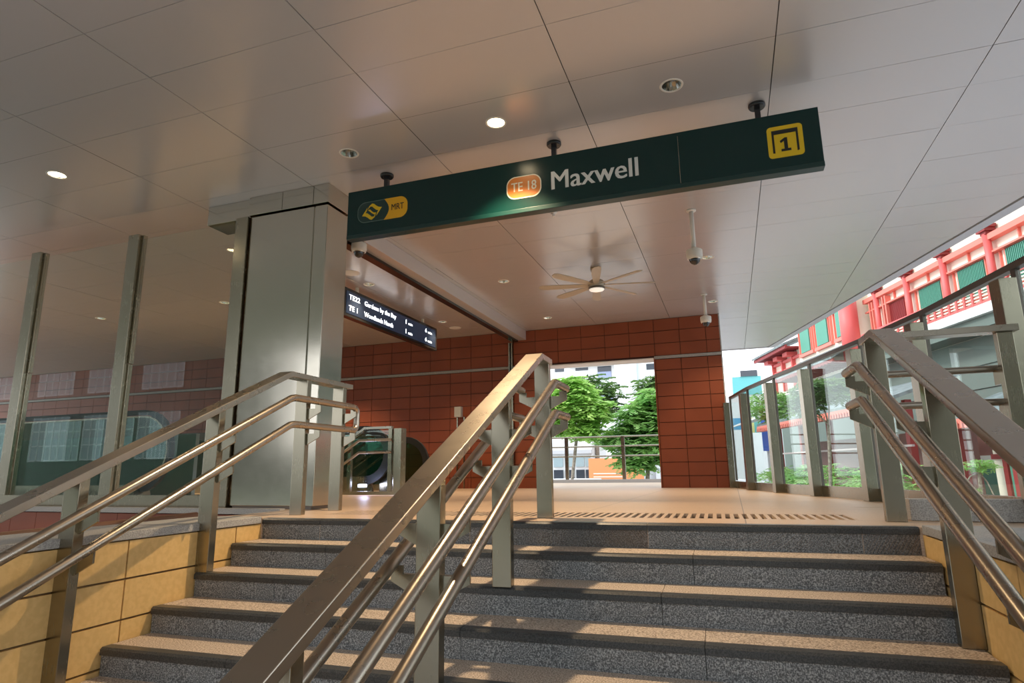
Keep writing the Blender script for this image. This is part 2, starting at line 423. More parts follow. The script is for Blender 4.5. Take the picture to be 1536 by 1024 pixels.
# ------------------------------------------------------------------ handrails
PITCH = RISE / GO
def nose_z(v): return 0 if v >= 0 else v * PITCH
KV = .12
def rail_pts(x, vend, vlow, ztop, kv=KV):
    return [S(x, vlow, ztop + (vlow - kv) * PITCH), S(x, kv, ztop), S(x, vend, ztop)]
def step_z(v):                                  # tread height under v
    return 0 if v > -.02 else -RISE * math.ceil((-v - .02) / GO)
def bracket(g, x, v, zt, dirn, reach, thick=.012):
    # plate reaching from the post side out under a tube: x = post face, dirn = -1/+1
    P = [(0, -.055), (reach * .62, -.055), (reach * .62, -.02), (reach + .012, -.02), (reach + .012, -.085), (0, -.15)]
    poly = [S(x + dirn * a, v - thick / 2, zt + b_) for a, b_ in P]
    g.prism(poly, S(0, thick, 0) - S(0, 0, 0))
PW, PD = .112, .058
def handrail(name, label, x, posts, vlow, tubes, vend, tube_end, loop=False, ztop=1.158):
    t = thing(name, S(x, -1, step_z(-1)), label, 'handrail')
    bar = rail_pts(x, vend, vlow, ztop - .022)
    G().bar(bar, .128, .044).build('top_rail', STEEL_H, t, .004)
    zt = {0: .925, 1: .715}
    for v in posts:
        zb = step_z(v); top = ztop - .04 + min(0, v - KV) * PITCH
        g = G()
        a, b_ = top + (-PD / 2 * PITCH if v < KV else 0), top + (PD / 2 * PITCH if v < KV - .03 else 0)
        hw = PW / 2
        P = [S(x - hw, v - PD / 2, zb), S(x + hw, v - PD / 2, zb), S(x + hw, v + PD / 2, zb), S(x - hw, v + PD / 2, zb)]
        Q = [S(x - hw, v - PD / 2, a), S(x + hw, v - PD / 2, a), S(x + hw, v + PD / 2, b_), S(x - hw, v + PD / 2, b_)]
        g.add(P + Q, [(0, 3, 2, 1), (4, 5, 6, 7), (0, 1, 5, 4), (1, 2, 6, 5), (2, 3, 7, 6), (3, 0, 4, 7)])
        po = g.build('post', STEEL, t, .003)
        for sd in tubes:
            for q in (0, 1):
                z = zt[q] + min(0, v) * PITCH
                g = G(); bracket(g, x + sd * hw, v + .0, z, sd, .115); g.build('bracket', STEEL, po)
    for sd in tubes:
        xt = x + sd * .172
        if loop:
            pts = [S(xt, vlow, zt[0] + vlow * PITCH), S(xt, -.02, zt[0] - .01), S(xt, .03, zt[0]), S(xt, tube_end - .06, zt[0])]
            c = (zt[0] + zt[1]) / 2; hh = (zt[0] - zt[1]) / 2
            for a in range(1, 6): pts.append(S(xt, tube_end - .06 + .06 * math.sin(a * math.pi / 10), zt[0] - .06 * (1 - math.cos(a * math.pi / 10))))
            for a in range(0, 6): pts.append(S(xt, tube_end - .06 + .06 * math.cos(a * math.pi / 10), zt[1] + .06 - .06 * math.sin(a * math.pi / 10)))
            pts += [S(xt, .03, zt[1]), S(xt, -.02, zt[1] - .01), S(xt, vlow, zt[1] + vlow * PITCH)]
            G().tube(pts, .028).build('tube_rail', STEEL_H, t)
        else:
            for q in (0, 1):
                G().tube([S(xt, vlow, zt[q] + vlow * PITCH), S(xt, -.02, zt[q] - .01), S(xt, .03, zt[q]), S(xt, tube_end, zt[q])], .029).build('tube_rail', STEEL_H, t)
    return t
handrail('handrail', 'steel handrail up the middle of the stair with two tubes on each side', -1.285, [.33, -.62, -1.575, -2.53], -3.15, (-1, 1), .385, .36)
handrail('handrail', 'steel handrail along the yellow wall left of the stair, ending in a looped tube', -3.415, [.36, .90, -.60, -1.55, -2.5], -3.15, (1,), 1.02, .93, True)
hr = handrail('handrail', 'steel handrail on the right of the stair, turning level along the landing', .925, [.345, -.69, -1.64, -2.6], -3.15, (-1,), .42, .36)
# level return of the right handrail along the landing
g = G(); g.bar([(.985, 4.50, 1.150), (1.70, 4.50, 1.150)], .12, .04); g.build('return_rail', STEEL_H, hr, .003)
g = G(); g.box((1.635, 4.50, .565), (.085, .06, 1.13)); g.build('post', STEEL, hr, .003)
for z in (.925, .715):
    G().tube([(1.0, 4.63, z), (1.64, 4.63, z)], .023).build('tube_rail', STEEL_H, hr)
    G().box((1.60, 4.575, z - .06), (.012, .1, .09)).build('bracket', STEEL, hr)

# ------------------------------------------------------------------ glass screen on the right
gs = thing('glass_screen', (1.27, 7.1, 0), 'tall glass screen with steel posts and dark cap along the right landing edge', 'glass screen')
for i, (x, y) in enumerate(GL):
    a = GL[max(0, i - 1)]; b_ = GL[min(len(GL) - 1, i + 1)]
    ang = math.atan2(b_[1] - a[1], b_[0] - a[0]) + math.pi / 2
    Rm = Matrix.Rotation(ang, 3, 'Z')
    z0 = zf(y)
    G().box((x, y, (z0 + 1.512) / 2), (.105, .115, 1.512 - z0), Rm).build('post', STEEL, gs, .003)
    o = Rm @ V((.085, 0, 0))
    G().box((x + o.x, y + o.y, (.1 + 1.6) / 2), (.03, .05, 1.52), Rm).build('mullion', STEEL_DK, gs)
cap = []; kb = []
for i, (x, y) in enumerate(GL):
    a = GL[max(0, i - 1)]; b_ = GL[min(len(GL) - 1, i + 1)]
    ang = math.atan2(b_[1] - a[1], b_[0] - a[0]) + math.pi / 2
    o = Matrix.Rotation(ang, 3, 'Z') @ V((.09, 0, 0)); cap.append(V((x + o.x, y + o.y, 1.0)))
G().bar([(p.x, p.y, 1.60) for p in cap], .055, .045).build('cap_rail', STEEL_DK, gs)  # dark reflection on the cap put into its steel colour
G().bar([(p.x - .01, p.y, zf(p.y) + .06) for p in cap], .07, .125).build('kerb', STEEL, gs)
for i in range(len(cap) - 1):
    a, b_ = cap[i], cap[i + 1]; d = (b_ - a).normalized()
    g = G(); g.bar([(a.x + d.x * .03, a.y + d.y * .03, .85), (b_.x - d.x * .03, b_.y - d.y * .03, .85)], .014, 1.46); g.build('glass_pane', PANE, gs)
g = G(); g.prism([(1.02, 4.56, 0), (1.72, 4.50, 0), (1.72, 4.62, 0), (1.02, 4.68, 0)], (0, 0, .13)); g.prism([(1.72, 4.5, 0), (1.9, 3.4, 0), (1.98, 3.4, 0), (1.80, 4.55, 0)], (0, 0, .13))
struct(g.build('trim_4', KERBSTONE, None, .004))

# ------------------------------------------------------------------ glass windscreen on the left and the clad column
lw = thing('glass_windscreen', (-6.5, 5.0, 0), 'tall glass windscreen between slim steel posts left of the clad column', 'glass screen')
for x in (-9.75, -8.07, -6.42):
    po = G().box((x, 5.0, 1.55), (.16, .05, 3.10)).build('post', STEEL, lw, .003)
    G().box((x + .10, 5.04, 2.33), (.03, .05, 1.53)).build('upper_channel', STEEL, po, .002)
    G().box((x + .085, 5.045, .78), (.03, .05, 1.56)).build('lower_channel', STEEL, po, .002)
G().box((-4.81, 5.0, 1.53), (.16, .10, 3.06)).build('post', STEEL, lw, .003)
for a, b_ in ((-14.5, -9.85), (-9.65, -8.17), (-7.97, -6.52), (-6.32, -4.9)):
    G().box(((a + b_) / 2, 5.03, 1.58), (b_ - a + .16, .014, 2.94)).build('glass_pane', PANE, lw)
G().box((-9.9, 5.0, .065), (10.1, .09, .13)).build('kerb', STEEL, lw)

cl = thing('clad_column', (-4.2, 5.3, 0), 'broad square column clad in brushed stainless steel at the top of the stair', 'column')
G().box2((-4.71, 4.985, .03), (-3.90, 5.35, 3.055)).build('front_panel', STEEL_CLAD, cl, .004)
G().box2((-3.885, 4.985, .03), (-3.735, 5.35, 3.055)).build('corner_panel', STEEL_CLAD, cl, .004)
G().box2((-3.90, 5.0, .03), (-3.885, 5.3, 3.05)).build('seam', CHROME, cl)
G().box2((-4.69, 5.0, 0), (-3.76, 5.33, .035)).build('plinth', STEEL_DK, cl)
g = G(); g.box2((-4.735, 4.965, 3.07), (-4.30, 5.36, H - .001)); g.box2((-4.296, 4.965, 3.07), (-3.905, 5.36, H - .001)); g.box2((-3.90, 4.965, 3.07), (-3.715, 5.36, H - .001))
g.build('head_panel', STEEL_CLAD, cl, .003)
g = G(); g.box2((-5.34, 5.0, 3.06), (-4.74, 5.3, H - .001)); g.build('side_head_panel', STEEL_CLAD, cl, .003)

# ------------------------------------------------------------------ lettering
def lettering(name, body, o, ux, uz, x0, x1, z0, z1, m, parent, depth=.003, bold=0.0, keep=False):
    cu = bpy.data.curves.new(name, 'FONT'); cu.body = body; cu.size = 1; cu.resolution_u = 3
    tmp = bpy.data.objects.new(name, cu); COL.objects.link(tmp)
    dg = bpy.context.evaluated_depsgraph_get(); dg.update()
    me = bpy.data.meshes.new_from_object(tmp.evaluated_get(dg))
    bpy.data.objects.remove(tmp)
    xs_ = [v.co.x for v in me.vertices]; ys_ = [v.co.y for v in me.vertices]
    a, b_, c, d = min(xs_), max(xs_), min(ys_), max(ys_)
    o, ux, uz = V(o), V(ux), V(uz); nrm = ux.cross(uz)
    sx, sz = (x1 - x0) / (b_ - a), (z1 - z0) / (d - c)
    for v in me.vertices:
        v.co = o + ux * (x0 + (v.co.x - a) * sx) + uz * (z0 + (v.co.y - c) * sz) + nrm * depth
    if bold:
        vs = [v.co.copy() for v in me.vertices]; fs = [list(p.vertices) for p in me.polygons]; nv = len(vs)
        W_ = []; F_ = []
        for q in (-1, -.33, .33, 1):
            b0 = len(W_); W_ += [p + ux * bold * q * (x1 - x0) / (b_ - a) + nrm * (.0006 * (len(W_) / nv)) for p in vs]; F_ += [[b0 + i for i in f_] for f_ in fs]
        me = bpy.data.meshes.new(name); me.from_pydata([tuple(p) for p in W_], [], F_)
    me.materials.clear(); me.materials.append(m)
    ob = bpy.data.objects.new(name, me); COL.objects.link(ob); attach(ob, parent)
    return ob
def rrect(x0, x1, z0, z1, rad, n=6, left=True, right=True):
    P = []
    for cx, cz, a0, on in ((x1 - rad, z1 - rad, 0, right), (x0 + rad, z1 - rad, 90, left), (x0 + rad, z0 + rad, 180, left), (x1 - rad, z0 + rad, 270, right)):
        if on:
            for i in range(n + 1): a = R(a0 + 90 * i / n); P.append((cx + rad * math.cos(a), cz + rad * math.sin(a)))
        else: P.append((x1 if cx > (x0 + x1) / 2 else x0, z1 if cz > (z0 + z1) / 2 else z0))
    return P

# ------------------------------------------------------------------ station sign
SY = 4.98
sg = thing('station_sign', (-1.3, 5.03, 2.62), 'long dark green hanging sign reading Maxwell across the stair head', 'sign')
g = G(); g.box2((-3.485, SY, 2.665), (.865, SY + .09, 3.135)); g.build('panel', GREEN, sg, .003)
g = G(); g.box2((-3.485, SY - .004, 2.625), (.867, SY + .094, 2.667)); g.build('bottom_trim', GREEN_DK, sg, .004)
G().box2((-.223, SY - .0015, 2.67), (-.219, SY, 3.10)).build('panel_joint', STEEL, sg)
for x in (-3.07, -1.318, .426):
    h_ = G().box2((x - .022, SY + .03, 3.13), (x + .022, SY + .07, H)).build('hanger', BLACK, sg)
    G().lathe((x, SY + .05, H - .03), [(.06, 0), (.068, .012), (.068, .03)], 24).build('flange', BLACK, h_)
FO = (0, SY, 0); UX, UZ = (1, 0, 0), (0, 0, 1)
def plate(name, poly, m, d0, d1, parent):
    g = G(); g.prism([(x, SY - d1, z) for x, z in poly], (0, d1 - d0, 0)); return g.build(name, m, parent)
# transit badge
bz0, bz1, bx0, bx1 = 2.775, 2.995, -3.365, -2.80
plate('badge_outline', rrect(bx0, -2.98, bz0, bz1, .09, 8, True, False), mat('badge_outline_green', (.10, .16, .13), .4), 0, .002, sg)
plate('badge_field', rrect(bx0 + .007, -2.98, bz0 + .007, bz1 - .007, .084, 8, True, False), GREEN_DK, 0, .003, sg)
arc = [(-3.06 + .055 * math.sin(R(180 * i / 12)), bz0 + (bz1 - bz0) * i / 12) for i in range(13)]
right = [p for p in rrect(-3.06, bx1, bz0, bz1, .085, 8, False, True) if p[0] > -2.98]
plate('badge_amber_half', [p for p in rrect(-3.06, bx1, bz0, bz1, .085, 8, False, True)[:9]] + arc[::-1] + rrect(-3.06, bx1, bz0, bz1, .085, 8, False, True)[-9:], AMBER, 0, .0035, sg)
def em(P):   # emblem coordinates: u 0..1 across, w 0..1 up
    return [(-3.31 + u_ * .225, 2.80 + w * .165) for u_, w in P]
lw_ = [(0, .30), (.26, .80), (.24, .62), (.17, .50), (.30, .49), (.42, .36), (.56, .20), (.60, .16), (.70, .32), (.78, .44), (.72, .22), (.60, .03), (.48, -.01), (.36, .06), (.24, .22), (.12, .27)]
A_ = [(0, .30), (.27, .80), (.22, .56), (.17, .47), (.28, .43), (.40, .30), (.50, .17), (.60, .16), (.72, .36), (.64, .12), (.50, -.02), (.40, .02), (.28, .16), (.16, .26)]
plate('emblem_wing', em(A_), YEL, .003, .005, sg)
plate('emblem_wing', em([(1 - u_, 1 - w + .0) for u_, w in A_]), YEL, .003, .005, sg)
plate('emblem_stripe', em([(.30, .62), (.40, .66), (.50, .52), (.60, .42), (.72, .40), (.64, .28), (.56, .34), (.46, .44), (.38, .54)]), YEL, .003, .005, sg)
lettering('badge_lettering', 'MRT', FO, UX, UZ, -2.975, -2.838, 2.862, 2.925, SIGNBLACK, sg, .0048, .012)
# station code pill and name
plate('code_border', rrect(-1.768, -1.433, 2.765, 2.985, .085, 8), CREAM, 0, .002, sg)
plate('code_field', rrect(-1.758, -1.443, 2.775, 2.975, .078, 8), ORANGE, 0, .003, sg)
lettering('code_lettering', 'TE 18', FO, UX, UZ, -1.72, -1.48, 2.835, 2.925, CREAM, sg, .0042, .02)
lettering('name_lettering', 'Maxwell', FO, UX, UZ, -1.335, -.565, 2.797, 2.972, SIGNWHITE, sg, .004, .018)
# exit plate
plate('exit_plate', rrect(.474, .737, 2.752, 3.025, .03, 5), YEL, 0, .002, sg)
plate('exit_arch', [(.508, 2.795), (.524, 2.793), (.524, 2.955), (.686, 2.955), (.686, 2.79), (.702, 2.795), (.702, 2.99), (.508, 2.99)], SIGNBLACK, .0, .004, sg)
plate('exit_number', [(.570, 2.802), (.642, 2.802), (.642, 2.822), (.620, 2.822), (.620, 2.918), (.600, 2.918), (.564, 2.894), (.570, 2.876), (.594, 2.890), (.594, 2.822), (.570, 2.822)], SIGNBLACK, 0, .0045, sg)

# ------------------------------------------------------------------ train display
dp = thing('train_display', (-5.55, 9.5, 2.74), 'black hanging display listing train arrival times beyond the clad column', 'display')
G().box2((-5.62, 7.86, 2.725), (-5.505, 11.12, 3.185)).build('housing', BLACK, dp, .004)
G().box2((-5.508, 7.93, 2.775), (-5.500, 11.05, 3.135)).build('screen', SCREEN, dp)
for y in (8.3, 10.6):
    h_ = G().box2((-5.58, y - .02, 3.18), (-5.54, y + .02, H)).build('hanger', OFFWHITE, dp)
DO, DX = (-5.5, 0, 0), (0, 1, 0)
def dl(body, y0, y1, z0, z1): lettering('display_lettering', body, DO, DX, (0, 0, 1), y0, y1, z0, z1, TEXTLIT, dp, .002, .006)
dl('TE22', 8.00, 8.30, 3.01, 3.09); dl('Gardens by the Bay', 8.44, 9.46, 2.985, 3.09); dl('TE 1', 8.00, 8.24, 2.83, 2.91); dl('Woodlands North', 8.44, 9.36, 2.83, 2.91)
for z in (3.01, 2.83):
    dl('1', 9.82, 9.84, z, z + .08); dl('min', 9.92, 10.07, z, z + .045)
    dl('6', 10.60, 10.66, z, z + .08); dl('min', 10.72, 10.88, z, z + .045)

# ------------------------------------------------------------------ downlights
LN = {0: 'lit warm downlight in the ceiling just in front of the green sign', 1: 'unlit silver downlight in the ceiling near the column end of the sign',
      2: 'unlit silver downlight in the ceiling in front of the sign, above the right half', 3: 'lit warm downlight in the ceiling over the left glass windscreen',
      4: 'small downlight left of the ceiling fan', 5: 'small downlight behind the fan close to the tiled wall',
      6: 'small downlight above the near end of the train display', 7: 'small downlight above the far end of the train display',
      8: 'lit downlight beside the near hanging dome camera', 9: 'small downlight beside the far hanging dome camera', 10: 'added fill downlight over the escalators, near row, behind the windscreen', 11: 'added fill downlight over the escalators close to the tiled wall', 12: 'added fill downlight furthest left over the escalators'}
for i, (x, y, lit) in enumerate(LIGHTS):
    t = thing('downlight', (x, y, H), LN[i], 'ceiling light', 'recessed ceiling downlights')
    G().lathe((x, y, H), [(LR - .004, .004), (LR - .004, -.003), (LR + .012, -.004), (LR + .014, .0)], 32, 0, True, False).build('trim_ring', OFFWHITE, t)
    g = G(); nseg = 12; r0, r1 = LR - .003, .054
    for k in range(nseg):
        a0, a1 = 2 * math.pi * k / nseg, 2 * math.pi * (k + 1) / nseg
        g.add([(x + r0 * math.cos(a0), y + r0 * math.sin(a0), H), (x + r0 * math.cos(a1), y + r0 * math.sin(a1), H), (x + r1 * math.cos(a1), y + r1 * math.sin(a1), H + .085), (x + r1 * math.cos(a0), y + r1 * math.sin(a0), H + .085)], [(0, 1, 2, 3)])
    g.build('reflector', CHROME, t)
    zl = H + (.012 if i in (0, 3) else .08)
    G().lathe((x, y, zl), [(LR - .006 if i in (0, 3) else .056, 0), (.0, .004)], 24).build('lamp', LAMP if lit else BLACK, t)
PWR = {0: 640, 3: 160, 4: 150, 5: 120, 6: 260, 7: 200, 8: 300, 9: 160, 10: 600, 11: 500, 12: 600}
for i, (x, y, lit) in enumerate(LIGHTS):
    if not lit: continue
    l = bpy.data.lights.new('downlight_beam', 'SPOT'); l.energy = PWR[i]; l.color = (1, .74, .46); l.spot_size = R(98); l.spot_blend = .7; l.shadow_soft_size = .045
    o = bpy.data.objects.new('downlight_beam', l); COL.objects.link(o); o.location = (x, y, H - .012)
for x, y, nm in ((-5.21, 7.6, 'round white ceiling speaker above the near end of the train display'), (-5.29, 11.55, 'round white ceiling speaker above the far end of the train display')):
    t = tag(G().lathe((x, y, H), [(.0, -.012), (.10, -.012), (.125, -.006), (.13, 0)], 28).build('ceiling_speaker', WHITE), nm, 'speaker', 'ceiling speakers')
t = thing('sprinkler', (-1.74, 6.53, H), 'small white sprinkler head in the ceiling behind the sign', 'sprinkler')
G().lathe((-1.74, 6.53, H), [(.04, 0), (.04, -.01), (.012, -.014), (.012, -.04), (.0, -.04)], 16).build('stem', WHITE, t)
G().lathe((-1.74, 6.53, H - .05), [(.0, .0), (.022, 0), (.022, .006), (.0, .008)], 16).build('deflector', WHITE, t)

# ------------------------------------------------------------------ dome cameras
def dome_camera(x, y, drop, label, H=H):
    t = thing('dome_camera', (x, y, H), label, 'security camera')
    zb = H - drop
    if drop > .2:
        G().lathe((x, y, H - .02), [(.055, .02), (.055, .006), (.03, 0), (.0, 0)], 24).build('ceiling_flange', OFFWHITE, t)
        G().lathe((x, y, zb), [(.026, 0), (.026, drop - .01)], 18).build('drop_pole', OFFWHITE, t)
    G().lathe((x, y, zb - .125), [(.0, .125), (.045, .125), (.05, .112), (.085, .105), (.092, .095), (.092, .03), (.085, .0), (.0, .0)], 32).build('housing', OFFWHITE, t)
    dm = G().lathe((x, y, zb - .125), [(.062, .002), (.062, -.01), (.056, -.035), (.040, -.058), (.018, -.07), (.0, -.072)], 28).build('dome', mat('smoked_dome', (.02, .02, .022), .06, 0, .8), t)
    G().lathe((x, y, zb - .13), [(.066, .008), (.070, 0), (.066, -.006), (.062, 0)], 28, 0, True, False).build('dome_ring', CHROME, t)
    return t
dome_camera(-.222, 7.06, .47, 'white dome camera hanging on a pole nearer the sign')
dome_camera(-.235, 10.85, .38, 'white dome camera hanging on a pole in front of the tiled wall')
dome_camera(-4.07, 6.08, .0, 'white dome camera under the bulkhead at the left end of the sign', 3.075)

# ------------------------------------------------------------------ ceiling fan
fn = thing('ceiling_fan', (-1.70, 8.74, H), 'tan bladed ceiling fan with a round lamp hanging behind the sign', 'ceiling fan')
FX, FY = -1.70, 8.74
G().lathe((FX, FY, H - .07), [(.0, .0), (.05, 0), (.078, .03), (.08, .07)], 28).build('canopy', FANMETAL, fn)
G().lathe((FX, FY, H - .16), [(.014, 0), (.014, .1)], 14).build('downrod', FANMETAL, fn)
G().lathe((FX, FY, H - .30), [(.0, 0), (.09, 0), (.12, .03), (.125, .07), (.10, .10), (.05, .125), (.03, .15), (.0, .15)], 32).build('motor', FANMETAL, fn)
lk = G().lathe((FX, FY, H - .345), [(.0, -.022), (.06, -.016), (.105, -.002), (.115, .012)], 32).build('lamp', LAMP_DIM, fn)
G().lathe((FX, FY, H - .335), [(.112, 0), (.122, .004), (.122, .03), (.10, .04)], 32, 0, True, False).build('lamp_collar', STEEL_DK, fn)
for k in range(8):
    a = R(12 + 45 * k); Rz = Matrix.Rotation(a, 3, 'Z'); Rx = Matrix.Rotation(R(11), 3, 'X')
    P = [(.12, -.035), (.25, -.055), (.60, -.075), (.80, -.07), (.86, -.03), (.86, .03), (.80, .06), (.60, .06), (.25, .045), (.12, .03)]
    c = V((FX, FY, H - .27)); poly = [c + Rz @ (Rx @ V((x, y, 0))) for x, y in P]
    G().prism(poly, Rz @ (Rx @ V((0, 0, .009)))).build('blade', FANWOOD, fn)

# ------------------------------------------------------------------ things by the tiled wall
t = thing('fire_notice', (-4.47, W, 1.6), 'small red and white fire notice on the tiled wall beside the shutter rail', 'sign')
G().box2((-4.56, W - .012, 1.58), (-4.40, W, 1.87)).build('board', REDPAINT, t)
G().box2((-4.55, W - .015, 1.645), (-4.41, W - .012, 1.805)).build('white_field', WHITE, t)
g = G(); g.lathe((0, 0, 0), [(.045, 0), (.045, .002), (.028, .002), (.028, 0)], 20); g.v = [(-4.48 + x, W - .0155 - z, 1.725 + y) for x, y, z in g.v]; g.build('ring_mark', SIGNBLACK, t)
t = thing('access_stand', (-5.47, 12.1, 0), 'slim steel twin bar stand topped by a grey box before the tiled wall', 'stand')
for x in (-5.52, -5.36): G().box2((x - .012, 12.18, -.04), (x + .012, 12.22, 1.46)).build('upright', STEEL, t)
G().box2((-5.57, 12.14, 1.46), (-5.42, 12.25, 1.68)).build('reader_box', mat('grey_box', (.35, .34, .32), .5), t)

# ------------------------------------------------------------------ escalators and the far stair rail
def escalator(name, label, xr, y, zc, rad, xl, panel_m, slope=0., width=.06):
    t = thing(name, (xr - rad, y, 0), label, 'escalator')
    def loop(rr, x_off=0.):
        P = [(xl, zc + rr - slope)]
        cx = xr - rad
        for i in range(13): a = R(90 - 15 * i); P.append((cx + rr * math.cos(a), zc + rr * math.sin(a)))
        P.append((xl, zc - rr - slope))
        return P
    pts = [(x, y, z) for x, z in loop(rad)]
    G().bar(pts, .05, width, (0, 0, 1)).build('handrail_belt', RUBBER, t)
    pts = [(x, y, z) for x, z in loop(rad - .05)]
    G().bar(pts, .035, .02, (0, 0, 1)).build('guide_trim', STEEL, t)
    g = G(); g.prism([(x, y - .006, z) for x, z in loop(rad - .06)], (0, .012, 0)); g.build('glass_balustrade', panel_m, t)
    g = G(); g.prism([(xr - rad * .75, y - .11, 0), (xr - rad * .9, y - .11, zc - rad + .06), (xl, y - .11, zc - rad + .06 - slope), (xl, y - .11, -slope)], (0, .22, 0)); g.build('skirt', STEEL, t)
    return t
escalator('escalator', 'escalator balustrade with black handrail just behind the left windscreen', -6.24, 5.62, .62, .46, -15, PANE_GREEN)
escalator('escalator', 'escalator end with a fat black handrail ring behind the far stair rail', -5.17, 8.75, .60, .40, -13, PANE_GREEN, 0, .13)
escalator('escalator', 'escalator end against the tiled wall, half hidden by the middle handrail', -5.13, 10.0, .47, .42, -13, PANE_GREEN, 0, .11)
g = G(); g.box2((-13, 6.6, 0), (-6.9, 6.66, .88)); g.box2((-13, 10.45, 0), (-5.9, 10.5, .6)); tt = g.build('trim_5', mat('escalator_cladding', (.20, .24, .21), .35, .6)); struct(tt)
t = thing('stair_rail', (-5.0, 8.2, 0), 'small steel stair rail leading down toward the escalators beyond the column', 'handrail')
YR = 8.2
G().bar([(-7.0, YR, -.12), (-5.25, YR, .985), (-4.78, YR, .985)], .06, .035).build('top_rail', STEEL_H, t)
for z in (.80, .62):
    G().tube([(-7.0, YR - .08, z - 1.08), (-5.30, YR - .08, z), (-4.74, YR - .08, z)], .02, 10).build('tube_rail', STEEL_H, t)
for x in (-4.80, -5.50): G().box2((x - .03, YR - .03, 0), (x + .03, YR + .03, .97 if x > -5 else .80)).build('post', STEEL, t)
G().box2((-4.72, YR - .05, 0), (-4.60, YR + .10, .965)).build('end_post', STEEL, t)
G().box2((-6.0, YR - .04, .0), (-4.7, YR + .02, .05)).build('base_plate', STEEL, t)
G().box2((-5.9, YR + .03, .08), (-4.74, YR + .042, .95)).build('glass_pane', PANE, t)
G().box2((-5.42, 8.93, .02), (-5.0, 8.96, .93)).build('steel_panel', STEEL_CLAD, t)
lg = thing('comb_light', (-5.48, 8.55, .1), 'bluish white comb light glowing at the foot of the escalator', 'lamp')
G().box2((-5.54, 8.50, 0), (-5.42, 8.56, .10)).build('foot', STEEL, lg)
G().box2((-5.54, 8.50, .10), (-5.42, 8.56, .145)).build('lens', mat('blue_white_lens', (1, 1, 1), .5, 0, .5, (.6, .65, 1), 9), lg)
c2 = copy_thing(lg, (-6.33, 5.80, .1), 'bluish white comb light glowing behind the left windscreen near its escalator'); c2['group'] = lg['group'] = 'escalator comb lights'
l = bpy.data.lights.new('comb_glow', 'POINT'); l.energy = 5; l.color = (.55, .6, 1); l.shadow_soft_size = .05
o = bpy.data.objects.new('comb_glow', l); COL.objects.link(o); o.location = (-5.4, 8.47, .16)

exec_outside = True

# ================================================================== OUTSIDE
def leaf_mat(name, c1, c2):
    m = noise_mix(mat(name, c1, .6, 0, .3), c1, c2, 1.6, 3, .35, .65)
    N, L, b = nodes(m)
    tl = N.new('ShaderNodeBsdfTranslucent'); mx = N.new('ShaderNodeMixShader'); mx.inputs[0].default_value = .35
    L.new(b.inputs['Base Color'].links[0].from_socket, tl.inputs['Color'])
    out = [n for n in N if n.type == 'OUTPUT_MATERIAL'][0]
    L.new(b.outputs[0], mx.inputs[1]); L.new(tl.outputs[0], mx.inputs[2]); L.new(mx.outputs[0], out.inputs[0])
    return m
LEAF = leaf_mat('bright_leaf', (.26, .52, .09), (.55, .76, .22))
LEAF2 = leaf_mat('mid_leaf', (.19, .42, .10), (.44, .66, .22))
LEAF3 = leaf_mat('dark_leaf', (.07, .15, .04), (.20, .32, .09))
BARK = noise_mix(mat('grey_bark', (.25, .2, .15), .8), (.2, .16, .12), (.34, .29, .23), 12, 3)
GROUNDM = noise_mix(mat('paved_ground', (.4, .39, .37), .8), (.37, .365, .36), (.45, .445, .44), 1.5, 4)
PLASTER = mat('white_plaster', (.82, .82, .80), .7)
GREYPL = mat('grey_plaster', (.55, .56, .57), .7)
WIN = mat('dark_window', (.05, .06, .075), .1, 0, .6)
BLUEW = mat('blue_paint', (.08, .36, .62), .5)
TEAL = mat('teal_paint', (.16, .55, .55), .5)
HOARD = mat('orange_hoarding', (.85, .32, .12), .6)
SREDM = mat('temple_red', (.70, .13, .12), .5)
SRED2 = mat('temple_dark_red', (.28, .03, .03), .5)
SPINK = mat('temple_orange_red', (.78, .21, .16), .5)
SGREEN = mat('temple_green_shutter', (.085, .30, .215), .5)
SCREAM = mat('temple_cream', (.86, .80, .66), .6)
STILE = noise_mix(mat('grey_roof_tile', (.30, .36, .36), .6), (.13, .165, .165), (.21, .25, .25), 3, 2)

gd = G(); gd.box2((-260, -160, GROUND - .3), (260, 320, GROUND)); struct(gd.build('ground', GROUNDM))
# body of the platform under the landing
g = G()
g.prism([(a.x, a.y, GROUND) for a in (S(XL - .6, -5.2), S(XL - .35, -5.2), V((XL - .35, 4.8, 0)), V((-3.97, 4.84, 0)))], (0, 0, 1.46))
g.box2((-22, 4.92, GROUND), (XL - .02, 17.4, -.32)); g.prism([(XL - .02, 4.92, GROUND), (1.6, 4.92, GROUND), (1.6, 6, GROUND), (1.05, 8.5, GROUND), (.08, 12.4, GROUND), (.08, 17.38, GROUND), (XL - .02, 17.38, GROUND)], (0, 0, 1.18))
struct(g.build('floor_base', KERBSTONE))

# railing at the end of the passage
t = thing('railing', (-3.4, 17.1, -.06), 'grey metal railing with three bars at the far end of the passage', 'railing')
for z in (1.19, .93, .665): G().tube([(-8.5, 17.1, z), (-.2, 17.1, z)], .022, 10).build('bar', STEEL, t)
for x in (-5.97, -4.38, -2.79, -1.2): G().box2((x - .045, 17.08, -.06), (x + .045, 17.16, 1.2)).build('post', STEEL, t)
G().box2((-8.5, 17.0, -.08), (-.2, 17.2, .04)).build('kerb', KERBSTONE, t)

